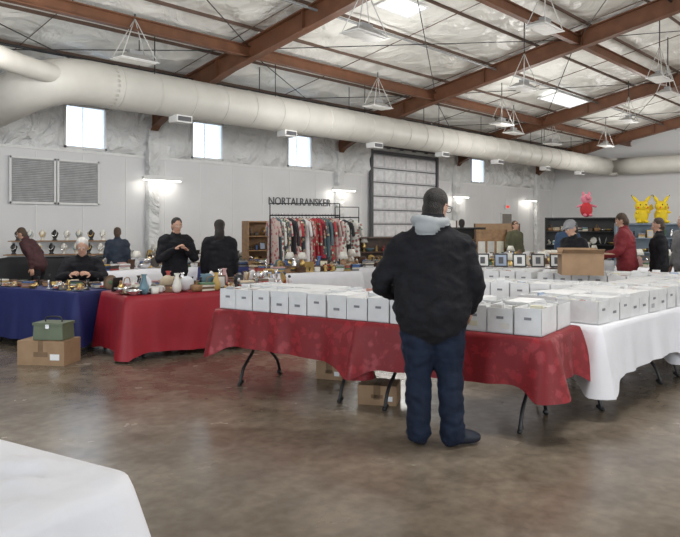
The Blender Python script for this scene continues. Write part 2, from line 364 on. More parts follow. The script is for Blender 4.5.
person('seated_elderly_man',-3.78,10.3,-75,1.8,bulk=1.15,top=C_bj,pants=C_jean,hair=C_white,voxel=.014,seat=True,bend=.16,pitch=16,J={'elR':(.3,.22,.8),'wrR':(.14,.42,.86),'elL':(-.3,.22,.8),'wrL':(-.14,.42,.86)})
person('person_bending',-5.6,13.0,180,1.58,bulk=1.2,top=pm('dark_maroon',(.05,.015,.018),.8),pants=C_bj,hair=C_brn,voxel=V,bend=.5,pitch=20)
person('shopper_far',-4.42,13.9,100,1.5,bulk=1.1,top=C_navy,pants=C_bj,hair=C_brn,voxel=V)
person('man_in_maroon_shirt',4.72,11.5,150,1.74,bulk=1.3,top=C_red,pants=C_kh,hair=C_brn,voxel=V,pitch=25,bend=.1,J={'elR':(.3,.1,1.12),'wrR':(.2,.35,1.05),'elL':(-.3,.1,1.12),'wrL':(-.2,.35,1.05)})
person('vendor_in_cap',3.35,9.95,200,1.62,bulk=1.2,top=C_bj,pants=C_jean,hair=C_hair,capm=C_cap,voxel=V,pitch=20,bend=.1)
person('shopper_in_black',5.2,11.4,160,1.66,bulk=1.2,top=C_bj,pants=C_jean,hair=C_brn,voxel=V,pitch=15)
person('shopper_in_grey',5.8,11.8,190,1.72,bulk=1.15,top=pm('grey_jumper',(.2,.2,.21),.8),pants=C_jean,hair=C_white,voxel=V,pitch=10)
person('shopper_far',3.2,18.4,90,1.7,bulk=1.1,top=C_bj,pants=C_bj,hair=C_hair,voxel=.025)
person('shopper_far',4.3,17.2,-60,1.65,bulk=1.1,top=pm('olive_coat',(.09,.09,.05),.8),pants=C_jean,hair=C_brn,voxel=.025)
person('shopper_far',4.85,14.9,80,1.66,bulk=1.1,top=pm('blue_coat',(.03,.06,.12),.8),pants=C_jean,hair=C_hair,voxel=.025)
bb=MB()
for s in (-1,1):
    bb.tube([(s*.22,-.24,0),(s*.22,.2,.44)],.011,M_grey,n=6); bb.tube([(s*.22,.24,0),(s*.22,-.2,.45),(s*.22,-.26,.85)],.011,M_grey,n=6)
bb.box((0,0,.38),(.42,.4,.025),M_dgrey); bb.box((0,-.25,.75),(.44,.02,.2),M_dgrey); bb.obj('folding_chair',P(-3.78,10.3),A(-165))
# ---------------------------------------------------------------- room shell
YB=16.77; XR=36.1; XL=-6.; YF=-13.77; YRID=1.5; EZ=5.2; SL=.2
def zr(Y): return EZ+SL*(YB-Y) if Y>=YRID else EZ+SL*(YB-YRID)-SL*(YRID-Y)
b=MB(); b.box(((XL+XR)/2,(YB+YF)/2,-.05),(XR-XL+.4,YB-YF+.4,.1),M_floor); b.obj('floor')
wins=[9.0,12.85,16.7,28.25]; WZ0,WZ1,WW=3.5,4.6,1.15
b=MB()
b.box(((XL+XR)/2,YB+.1,1.7),(XR-XL,.2,3.4),M_panel)
b.box(((XL+XR)/2,YB+.1,(3.4+WZ0)/2),(XR-XL,.2,WZ0-3.4),M_ins)
b.box(((XL+XR)/2,YB+.1,(WZ1+EZ+.1)/2),(XR-XL,.2,EZ+.1-WZ1),M_ins)
xs=[XL]+[c for w in wins for c in (w-WW/2,w+WW/2)]+[XR]
for i in range(0,len(xs),2): b.box(((xs[i]+xs[i+1])/2,YB+.1,(WZ0+WZ1)/2),(xs[i+1]-xs[i],.2,WZ1-WZ0),M_ins)
b.obj('wall_back')
gable=[(YF,0),(YB,0),(YB,EZ),(YRID,zr(YRID)),(YF,EZ)]
b=MB(); b.prism(gable,XR,XR+.2,M_panel,'X'); b.obj('wall_right')
b=MB(); b.prism(gable,XL-.2,XL,M_panel,'X'); b.obj('wall_left')
b=MB(); b.box(((XL+XR)/2,YF-.1,EZ/2),(XR-XL,.2,EZ),M_panel); b.obj('wall_front')
b=MB()
b.box(((XL+XR)/2,YB-.02,3.42),(XR-XL,.04,.06),M_white)
x=XL+.3
while x<XR: b.box((x,YB-.006,1.7),(.03,.012,3.3),M_white); x+=1.22
b.obj('trim_1')
b=MB(); b.box(((XL+XR)/2,YB-.012,.06),(XR-XL,.024,.12),M_dgrey); b.obj('baseboard_back')
def billow():
    b=MB(); step=.11; nx=int((XR-XL)/step); nz=18; z0,z1=3.46,EZ-.02
    vs=[]
    for j in range(nz+1):
        z=z0+(z1-z0)*j/nz
        for i in range(nx+1):
            X=XL+i*step
            e=min(1,min(j,nz-j)/2)
            for w in wins:
                dx=abs(X-w)-WW/2; dzz=max(WZ0-z,z-WZ1)
                e=min(e,max(0,min(1,max(dx,dzz)/.3)))
            f=.07+.14*noise.noise(Vector((X*.9,z*1.5,2)))+.12*abs(noise.noise(Vector((X*2.5+z,z*2.2,5))))+.05*noise.noise(Vector((X*6,z*5,1)))
            vs.append((X,YB-.005-max(0,f)*e,z))
    fs=[]
    for j in range(nz):
        for i in range(nx):
            cx=XL+(i+.5)*step; cz=z0+(z1-z0)*(j+.5)/nz
            if any(abs(cx-w)<WW/2-.02 and WZ0<cz<WZ1 for w in wins): continue
            if 20.3<cx<24.8 and cz<4.4: continue
            a=j*(nx+1)+i; fs.append((a,a+1,a+nx+2,a+nx+1))
    b.add(vs,fs,M_ins,True); b.obj('trim_3')
billow()
b=MB()
for fx in (3.2,10.9,18.6,26.3,34.0): b.box((fx,YB-.11,2.1),(.34,.2,4.2),M_ins)
b.obj('trim_2',bevel=.03)
def glassmat():
    m=bpy.data.materials.new('window_glass'); m.use_nodes=True; nt=m.node_tree; nt.nodes.clear()
    o=nt.nodes.new('ShaderNodeOutputMaterial'); mx=nt.nodes.new('ShaderNodeMixShader'); t=nt.nodes.new('ShaderNodeBsdfTransparent'); g=nt.nodes.new('ShaderNodeBsdfGlossy')
    g.inputs['Roughness'].default_value=.05; mx.inputs[0].default_value=.06
    n=nt.nodes.new('ShaderNodeTexNoise'); n.inputs['Scale'].default_value=2
    r=nt.nodes.new('ShaderNodeValToRGB'); r.color_ramp.elements[0].color=(.9,.93,.97,1); r.color_ramp.elements[1].color=(1,1,1,1)
    nt.links.new(n.outputs['Fac'],r.inputs['Fac']); nt.links.new(r.outputs[0],t.inputs['Color'])
    nt.links.new(t.outputs[0],mx.inputs[1]); nt.links.new(g.outputs[0],mx.inputs[2]); nt.links.new(mx.outputs[0],o.inputs[0]); return m
M_glass=glassmat()
for i,w in enumerate(wins):
    b=MB(); zc=(WZ0+WZ1)/2; h=WZ1-WZ0
    b.box((0,-.06,h/2-.025),(WW,.2,.05),M_white); b.box((0,-.06,-h/2+.025),(WW,.2,.05),M_white)
    b.box((-WW/2+.025,-.06,0),(.05,.2,h),M_white); b.box((WW/2-.025,-.06,0),(.05,.2,h),M_white); b.box((0,.02,0),(.03,.03,h),M_white)
    b.box((0,.03,0),(WW-.06,.008,h-.06),M_glass)
    b.obj('window_%d'%(i+1),(w,YB+.12,zc))
def ceiling():
    b=MB(); NX=120; ny=10*6
    for (ya,yb) in ((YB+.05,YRID),(YRID,YF-.05)):
        vs=[];fs=[]
        for j in range(ny+1):
            Y=ya+(yb-ya)*j/ny
            for i in range(NX+1):
                X=XL-.1+(XR-XL+.2)*i/NX
                s=abs(math.sin(math.pi*j/6)); 
                z=zr(min(max(Y,YF),YB))-.13*s**.8*(.75+.5*noise.noise(Vector((X*.6,Y*.6,3))))+.06*noise.noise(Vector((X*1.7,Y*1.7,0)))*s
                vs.append((X,Y,z))
        for j in range(ny):
            for i in range(NX): a=j*(NX+1)+i; fs.append((a,a+1,a+NX+2,a+NX+1))
        b.add(vs,fs,M_ceil,True)
    b.obj('ceiling')
ceiling()
b=MB()
for k in range(1,11):
    Y=YB-(YB-YRID)*k/10
    b.box(((XL+XR)/2,Y,zr(Y)-.04),(XR-XL,.03,.08),M_purl)
    Y=YF+(YRID-YF)*k/10
    if k<10: b.box(((XL+XR)/2,Y,zr(Y)-.04),(XR-XL,.03,.08),M_purl)
x=XL+1
while x<XR:
    b.tube([(x,YB-.1,zr(YB)-.16),(x,YRID,zr(YRID)-.16)],.012,M_purl,n=4,round_=False); x+=3.85
b.obj('roof_purlins')
for (X,Y,w_,l_) in ((24.6,10.95,2.6,.8),(12.6,9.4,1.2,.6)):
    b=MB(); b.box((0,0,0),(w_,l_,.02),M_sky)
    for s in (-1,1): b.box((0,s*l_/2,0),(w_+.1,.06,.05),M_white); b.box((s*w_/2,0,0),(.06,l_,.05),M_white)
    o=b.obj('skylight',(X,Y,zr(Y)-.22)); o.rotation_euler=(-math.atan(SL),0,0)
for fx in (3.2,10.9,18.6,26.3,34.0):
    b=MB()
    for sgn in (1,-1):
        def Yt(t): return YB-t if sgn>0 else YF+t
        top=[(Yt(t),zr(Yt(t))-.14) for t in (.02,15.25)]
        bt=[(.02,1.1),(.35,.86),(1.6,.6),(3.5,.46),(15.25,.5)]
        bot=[(Yt(t),zr(Yt(t))-.14-d) for t,d in bt]
        poly=top+bot[::-1]
        if sgn<0: poly=poly[::-1]
        b.prism(poly,-.012,.012,M_steel,'X')
        for i in range(len(bot)-1):
            (y0,z0),(y1,z1)=bot[i],bot[i+1]
            b.prism([(y0,z0),(y1,z1),(y1,z1+.03),(y0,z0+.03)],-.12,.12,M_steel,'X')
        (y0,z0),(y1,z1)=top
        b.prism([(y0,z0),(y1,z1),(y1,z1-.03),(y0,z0-.03)],-.12,.12,M_steel,'X')
        for t in (3,6,9,12):
            Y=Yt(t); z=zr(Y)-.14; b.box((0,Y,z-.24),(.22,.015,.46),M_steel)
    b.obj('steel_rafter',(fx,0,0))
for Y in (12.62,7.9):
    b=MB(); z=zr(Y)-.38
    b.box(((XL+XR)/2,Y,z),(XR-XL,.02,.24),M_steel); b.box(((XL+XR)/2,Y,z+.12),(XR-XL,.16,.025),M_steel); b.box(((XL+XR)/2,Y,z-.12),(XR-XL,.16,.025),M_steel)
    b.obj('longitudinal_roof_beam')
b=MB()
fr=[3.2,10.9,18.6,26.3,34.0]
for i in range(4):
    for (ya,yb) in ((16.4,12.7),(12.5,8),(7.8,2)):
        for (u,v) in ((ya,yb),(yb,ya)):
            b.tube([(fr[i]+.1,u,zr(u)-.34),(fr[i+1]-.1,v,zr(v)-.34)],.012,M_black,n=5,round_=False)
for Y in (14.8,10.4,5.5):
    b.tube([(XL+.2,Y,zr(Y)-.3),(XR-.2,Y,zr(Y)-.3)],.03,M_black if Y!=10.4 else M_grey,n=6,round_=False)
b.obj('roof_bracing_rods')
# ---------------------------------------------------------------- duct
b=MB(); dy=13.2; dz=4.42
pts=[(5.95,16.6,3.95),(5.95,15.2,3.97),(5.95,14.3,4.05),(6.1,13.65,4.2),(6.5,13.28,4.36),(7.0,dy,dz),(7.6,dy,dz)]
b.tube(pts,.45,M_duct,n=28,sub=4,round_=False)
b.tube([(7.5,dy,dz),(33.2,dy,dz),(34.3,dy-.35,dz),(34.7,dy-1.4,dz),(34.75,1,dz)],[.45,.42,.42,.42,.4],M_duct,n=28,sub=3)
x=7.7
while x<33:
    r=.45-.03*(x-7.5)/25.7
    b.tube([(x,dy,dz),(x+.03,dy,dz)],r+.007,M_duct,n=28,round_=False); x+=.9
b.tube([(4.2,11.3,4.3),(5.4,12.5,4.42),(6.5,13.1,4.45),(7.1,13.2,4.45)],.19,M_duct,n=16,sub=4)
for x in (9.3,12.6,16.2,19.8,23.5,27.5,31):
    b.box((x,dy-.1,dz-.5),(.42,.3,.16),M_white); b.box((x,dy-.26,dz-.5),(.34,.02,.1),M_dgrey)
for x in (8.5,12,15.5,19.3,23,27,31):
    for s in (-.3,.3): b.tube([(x,dy+s,dz+.36),(x,dy+s,zr(dy+s)-.25)],.012,M_black,n=5,round_=False)
b.obj('spiral_duct')
b=MB()
for c in (-.58,.58):
    b.box((c,0,0),(1.12,.04,1.1),M_grey)
    for (dx,dz_,sx,sz) in ((-.54,0,.05,1.12),(.54,0,.05,1.12),(0,.54,1.12,.05),(0,-.54,1.12,.05)): b.box((c+dx,-.03,dz_),(sx,.05,sz),M_white)
    for k in range(24): b.box((c,-.03,-.49+k*.0425),(1.02,.04,.012),pm('louvre_grey',(.5,.5,.5),.5),rx=-.5)
b.obj('wall_louvre_vent',(8.2,YB-.03,2.63))
for x in (11.1,18.65,26.4,33):
    b=MB(); b.box((0,0,.06),(1.25,.1,.06),M_white); b.box((0,-.05,.07),(1.25,.012,.12),M_white)
    b.tube([(-.58,0,0),(.58,0,0)],.025,M_glow,n=8)
    b.obj('wall_strip_light',(x,YB-.3,2.78))
    l=bpy.data.lights.new('strip','AREA'); l.shape='RECTANGLE'; l.size=1.2; l.size_y=.1; l.energy=4; l.color=(1,.95,.85)
    o=bpy.data.objects.new('strip_light_source',l); scene.collection.objects.link(o); o.location=(x,YB-.3,2.73); o.rotation_euler=(math.radians(35),0,0)
b=MB(); W=4.2;H=4.25
b.box((0,.02,H/2),(W,.02,H),M_dgrey)
dpm=pm('door_panel',(.8,.8,.82),.5); dps=pm('door_section',(.66,.66,.68),.5)
for k in range(8):
    z=H*(k+.5)/8; b.box((0,-.01,z),(W,.05,H/8-.045),dps)
    for j in range(6): b.box((-W/2+W*(j+.5)/6,-.045,z),(W/6-.12,.02,H/8-.17),dpm)
for s in (-1,1):
    b.box((s*(W/2+.08),-.05,H/2+.1),(.12,.1,H+.2),M_dgrey); b.tube([(s*(W/2+.02),-.1,H+.2),(s*(W/2+.02),-.5,H+.4),(s*(W/2+.02),-2.4,H+.45)],.035,M_dgrey,n=6)
b.box((0,-.03,H+.08),(W+.3,.08,.12),M_dgrey)
b.tube([(-W/2-.1,-.15,H+.3),(W/2+.1,-.15,H+.3)],.04,M_dgrey,n=10)
for k in range(6): b.tube([(-W/2+W*k/5-.06,-.15,H+.3),(-W/2+W*k/5+.06,-.15,H+.3)],.08,M_dgrey,n=10)
b.obj('door_1',(22.55,YB-.09,0))
b=MB(); b.box((0,0,1.05),(.95,.05,2.1),pm('door_brown',(.25,.22,.2),.5)); b.box((0,-.01,2.13),(1.1,.08,.06),M_white)
for s in(-1,1): b.box((s*.52,-.01,1.06),(.06,.08,2.12),M_white)
b.tube([(.36,-.03,1),(.36,-.09,1),(.26,-.09,1)],.012,M_silver,n=6); b.box((0,-.03,2.45),(.32,.08,.2),M_white); b.box((0,-.075,2.45),(.26,.005,.12),pm('exit_red',(.6,.02,.02),.5,emis=(1,.05,.03),es=.8))
b.obj('door_2',(30.9,YB-.04,0))
def text(name,s,size,loc,rot,mat):
    c=bpy.data.curves.new(name,'FONT'); c.body=s; c.size=size; c.extrude=.01; c.align_x='CENTER'; o=bpy.data.objects.new(name,c); scene.collection.objects.link(o)
    bpy.context.view_layer.update(); dg=bpy.context.evaluated_depsgraph_get(); me=bpy.data.meshes.new_from_object(o.evaluated_get(dg)); bpy.data.objects.remove(o)
    o=bpy.data.objects.new(name,me); scene.collection.objects.link(o); me.materials.clear(); me.materials.append(mat); o.location=loc; o.rotation_euler=rot; return o
text('wall_lettering','NORTALRANSKER',.36,(16.75,YB-.02,2.22),(math.pi/2,0,0),pm('letter_grey',(.13,.13,.14),.6))
# ---------------------------------------------------------------- pendant lamps
lamps=[(-4.16,14.2,4.9),(-3.4,18.6,4.55),(.44,12.3,4.9),(4.1,14,5.5),(1.07,19.8,4.9),(6.3,25.4,4.9),(4.5,17.1,4.9),(11.2,29.5,4.9),(8.4,18.4,5.4),(10.1,24.5,5.2),(5.2,22.5,4.8),(8.5,28,4.8),(3.4,26.0,4.7),(9.6,20.5,5.4)]
for i,(x,d,z) in enumerate(lamps):
    p=P(x,d,z); b=MB()
    b.box((0,0,.05),(.85,.42,.12),M_refl,tx=.55,ty=.4); b.box((0,0,-.014),(.87,.44,.02),M_white); b.box((0,0,-.03),(.78,.34,.014),M_lens)
    b.box((0,0,.15),(.3,.12,.09),M_grey)
    zc=zr(p.y)-.2-z; ap=min(.85,zc-.03)
    for sx_ in (-1,1):
        for sy_ in (-1,1): b.tube([(sx_*.4,sy_*.19,.0),(0,0,ap)],.011,M_wire,n=4,round_=False)
    b.tube([(0,0,ap-.01),(0,0,max(ap+.02,zc))],.015,M_black,n=4,round_=False)
    b.obj('pendant_high_bay_lamp',p,rz=0)
def light(kind,loc,e,col=(1,.96,.9),size=.5,rot=(0,0,0),sy=None):
    l=bpy.data.lights.new('added_light',kind); l.energy=e; l.color=col
    if kind=='AREA':
        l.size=size
        if sy: l.shape='RECTANGLE'; l.size_y=sy
    else: l.shadow_soft_size=size
    o=bpy.data.objects.new('added_light_source',l); scene.collection.objects.link(o); o.location=loc; o.rotation_euler=rot; return o
for X in (5,13,21,30):
    for Y in (-8,2,10.0):
        light('POINT',(X,Y,3.8),250,(1,.98,.945),.5)  # bodiless point lights added on a grid, not tied to the pendant fixtures
light('AREA',(0,YF+.3,2.2),800,(.84,.92,1),8,(math.radians(90),0,0),3.6)  # added area light for open-doorway daylight; the front wall itself is closed
light('AREA',(XL+.3,4,2.2),400,(.84,.92,1),6,(math.radians(90),0,math.radians(-90)),3.4)  # added cool area light inside the closed left wall
w=bpy.data.worlds.new('sky'); scene.world=w; w.use_nodes=True; nt=w.node_tree; bg=nt.nodes['Background']
bg.inputs[0].default_value=(.7,.84,1,1); bg.inputs[1].default_value=3.6
# ---------------------------------------------------------------- tables
def cloth(L,W,top,drop,mat,over=.03,amp=.025,seed=0,corner_drop=.12,flare=.05,rows=10,r=.03,rough=.0,st=.03):
    rr=random.Random(seed); ph=[rr.uniform(0,6.28) for _ in range(6)]
    per=[]
    def seg(p0,p1,nrm):
        n=max(4,int((Vector(p1)-Vector(p0)).length/st))
        for k in range(n): per.append((Vector(p0).lerp(Vector(p1),k/n),Vector(nrm),min(k,n-k)*st))
    def arc(c,a0):
        for k in range(6): a=a0+math.pi/2*k/6; per.append((Vector((c[0]+r*math.cos(a),c[1]+r*math.sin(a))),Vector((math.cos(a),math.sin(a))),0))
    a0,a1,b0,b1=-over,L+over,-over,W+over
    seg((a0+r,b0),(a1-r,b0),(0,-1)); arc((a1-r,b0+r),-math.pi/2)
    seg((a1,b0+r),(a1,b1-r),(1,0)); arc((a1-r,b1-r),0)
    seg((a1-r,b1),(a0+r,b1),(0,1)); arc((a0+r,b1-r),math.pi/2)
    seg((a0,b1-r),(a0,b0+r),(-1,0)); arc((a0+r,b0+r),math.pi)
    n=len(per); vs=[]
    for j in range(rows+1):
        t=j/rows
        for i,(p,nr,cd) in enumerate(per):
            s=i*st
            cw=math.exp(-(cd/.13)**2)
            rip=math.sin(s*17+ph[0]+1.3*math.sin(s*3+ph[1]))*.6+math.sin(s*31+ph[2])*.25+math.sin(s*7+ph[3])*.5
            off=.004+t*(flare+amp*rip)+cw*t**.8*.09
            dr=drop*t+ (cw*corner_drop+ .02*math.sin(s*2.1+ph[4]))*t
            vs.append((p.x+nr.x*off,p.y+nr.y*off,top-dr if j else top-.006))
    fs=[]
    for j in range(rows):
        for i in range(n): k=(i+1)%n; fs.append((j*n+i,(j+1)*n+i,(j+1)*n+k,j*n+k))
    prev=0
    K=14 if rough else 1
    for q in range(K):
        c0=len(vs)
        for i,(p,nr,cd) in enumerate(per):
            if q==0: pp=Vector((p.x-nr.x*.02,p.y-nr.y*.02)); z=top+.003
            else:
                hw=min(W,L)/2*q/K; pp=Vector((min(max(p.x,hw),L-hw),min(max(p.y,hw),W-hw)))
                z=top+.004+rough*abs(noise.noise(Vector((pp.x*4,pp.y*4,seed))))+rough*.5*abs(noise.noise(Vector((pp.x*11,pp.y*9,seed))))
            vs.append((pp.x,pp.y,z))
        for i in range(n): k=(i+1)%n; fs.append((c0+i,prev+i,prev+k,c0+k))
        prev=c0
    fs.append(tuple(prev+i for i in range(n)))
    b=MB(); b.add(vs,fs,mat,True); return b
def legs(L,W,h=.71,inset=.22):
    b=MB()
    for x in (inset,L-inset):
        for s in (-1,1):
            yc=W/2
            b.tube([(x,yc+s*.31,.014),(x,yc+s*.3,.05),(x,yc+s*.25,.17),(x,yc+s*.13,.29),(x,yc+s*.085,.4),(x,yc+s*.08,h-.02)],.0155,M_black,n=8,sub=3)
            b.tube([(x,yc+s*.32,.012),(x,yc+s*.28,.03)],.02,M_black,n=8)
        b.tube([(x,W/2-.1,.34),(x,W/2+.1,.34)],.012,M_black,n=6)
        b.tube([(x,W/2-.3,h-.03),(x,W/2+.3,h-.03)],.013,M_black,n=6)
        dx=.3 if x<L/2 else -.3
        b.tube([(x,W/2,.36),(x+dx,W/2,h-.02)],.009,M_black,n=6)
    return b
def ftable(name,x,d,ang,L,W,clothmat,drop=.4,top=.74,seed=0,**k):
    e=empty(name,P(x,d),A(ang))
    b=MB(); b.box((L/2,W/2,top-.03),(L,W,.045),pm('table_plastic',(.6,.6,.58),.5)); b.obj('tabletop',parent=e,bevel=.008)
    legs(L,W,top-.045).obj('folding_legs',parent=e)
    if clothmat: cloth(L,W,top,drop,clothmat,seed=seed,**k).obj('tablecloth',parent=e)
    return e
def card_boxes(name,x,d,ang,L,W,z=.746,bw=.205,bl=.36,bh=.2,seed=1,lid=.35,rows=2):
    rr=random.Random(seed); b=MB(); n=int(L/(bw+.006))
    for r in range(rows):
        for i in range(n):
            cx=(i+.5)*L/n; cy=.005+bl/2+r*(bl+.012)+rr.uniform(-.006,.006); h=bh*rr.choice([1,1,.95,1.03]); rz=rr.uniform(-.015,.015)
            M0=b.M; b.M=Matrix.Translation((cx,cy,0))@Matrix.Rotation(rz,4,'Z')
            w=L/n-.008; t=.004
            if rr.random()<lid:
                b.box((0,0,h/2-.01),(w-.008,bl-.008,h-.02),M_card); b.box((0,0,h-.025),(w,bl,.055),M_card)
                b.box((0,-bl/2-.001,h*.4),(.06,.002,.022),M_cardg)
            else:
                b.box((0,0,t),(w,bl,t*2),M_card)
                for s in (-1,1):
                    b.box((s*(w/2-t/2),0,h/2),(t,bl,h),M_card); b.box((0,s*(bl/2-t/2),h/2),(w,t,h),M_card)
                b.box((0,0,h/2),(t,bl-.01,h*.9),M_card)
                for s in (-1,1):
                    y=-bl/2+.02; hc=h*rr.uniform(.72,.95)
                    while y<bl/2-.03:
                        k=rr.uniform(.008,.035); m=rr.choice(PASTEL) if rr.random()<.4 else M_card
                        hh=hc+rr.uniform(0,.012)+(.03 if rr.random()<.08 else 0)
                        b.box((s*w/4,y+k/2,hh/2+.004),(w/2-.012,k*.85,hh),m,rx=rr.uniform(-.12,.12)); y+=k
                b.box((0,-bl/2-.001,h*.62),(.055,.002,.02),M_cardg)
                if rr.random()<.3: b.box((rr.uniform(-.04,.04),-bl/2-.0015,h*.3),(.07,.002,.04),rr.choice(PASTEL[:3]+PASTEL[5:]))
            b.M=M0
    return b.obj(name,P(x,d,z),A(ang))
FA=-34; ux,uy=math.cos(math.radians(FA)),math.sin(math.radians(FA))
cn=(1.50,5.06); Lr=1.61
for i,(s0) in enumerate((3.25,1.62)):
    ox,od=cn[0]-ux*s0,cn[1]-uy*s0
    ftable('folding_table',ox,od,FA,Lr,.76,M_redc,drop=.36,seed=3+i,corner_drop=.1,amp=.022,flare=.03)
card_boxes('card_storage_boxes',cn[0]-ux*3.24,cn[1]-uy*3.24,FA,3.2,.76,seed=5)
SA=46; sx,sy=math.cos(math.radians(SA)),math.sin(math.radians(SA))
for k in range(3):
    t=.86+k*1.84
    ftable('folding_table',cn[0]+sx*t,cn[1]+sy*t,SA,1.8,.76,M_wcl,drop=.42,seed=20+k,corner_drop=.12,amp=.018,flare=.04)
    card_boxes('card_storage_boxes',cn[0]+sx*t,cn[1]+sy*t,SA,1.78,.76,seed=30+k,lid=.6)
for k in range(3):
    ox,od=1.0+k*1.56,10.0-k*.9
    ftable('folding_table',ox,od,-30,1.75,.76,M_wcl,drop=.55,seed=40+k,st=.06,rows=5)
    card_boxes('card_storage_boxes',ox,od,-30,1.73,.76,seed=50+k,lid=.3)
ftable('folding_table',1.25,7.75,-30,1.5,.7,M_wcl,drop=.5,seed=61)
card_boxes('card_storage_boxes',1.25,7.75,-30,1.48,.7,seed=62,bl=.33)
def kraft(name,x,d,ang,w,dp,h,z=0,open_=False,label=True):
    b=MB(); t=.006
    if open_:
        b.box((0,0,t),(w,dp,2*t),M_kraftd)
        for s in (-1,1):
            b.box((s*w/2,0,h/2),(t,dp,h),M_kraft); b.box((0,s*dp/2,h/2),(w,t,h),M_kraft)
            b.box((s*(w/2+.06),0,h-.015),(.13,dp,t),M_kraft); b.box((0,s*(dp/2+.045),h+.02),(w,.1,t),M_kraft,rx=s*.5)
    else:
        b.box((0,0,h/2),(w,dp,h),M_kraft); b.box((0,0,h+.001),(.06,dp,.003),M_kraftd); b.box((0,-dp/2-.001,h-.06),(.06,.003,.12),M_kraftd)
        b.box((0,0,h+.001),(w,.006,.003),M_kraftd); b.box((0,-dp/2-.001,h*.45),(w*.3,.003,h*.2),M_kraftd)
        if label: b.box((w*.3,-dp/2-.002,h*.35),(w*.2,.002,h*.25),M_white)
    return b.obj(name,P(x,d,z),A(ang),bevel=0 if open_ else .004)
kraft('cardboard_box',-.06,7.2,-20,.28,.3,.18)
kraft('cardboard_box',.35,6.2,-12,.34,.3,.17)
kraft('open_cardboard_box',2.95,8.6,-10,.48,.4,.27,z=.955,open_=True)
kraft('cardboard_box',-3.3,7.95,-8,.56,.36,.27)
kraft('cardboard_box',-1.7,9.2,20,.55,.4,.22)
b=MB(); gm=pm('sage_green_case',(.13,.16,.1),.6)
b.box((0,0,.08),(.36,.26,.16),gm,tx=.96,ty=.95); b.box((0,0,.175),(.37,.27,.03),gm); b.tube([(-.1,0,.19),(-.08,0,.24),(.08,0,.24),(.1,0,.19)],.01,M_black,n=6,sub=3)
b.box((0,-.135,.15),(.05,.012,.05),M_silver); b.obj('green_carry_case',P(-3.25,7.95,.274),A(-8),bevel=.01)
ax,ay=math.cos(math.radians(-31)),math.sin(math.radians(-31))
ftable('folding_table',-.68-1.8*ax+.76*ay,2.28-1.8*ay-.76*ax,-31,1.8,.76,M_wcl,drop=.62,seed=77,corner_drop=.1,amp=.045,flare=.1,r=.13,rough=.05,rows=16)
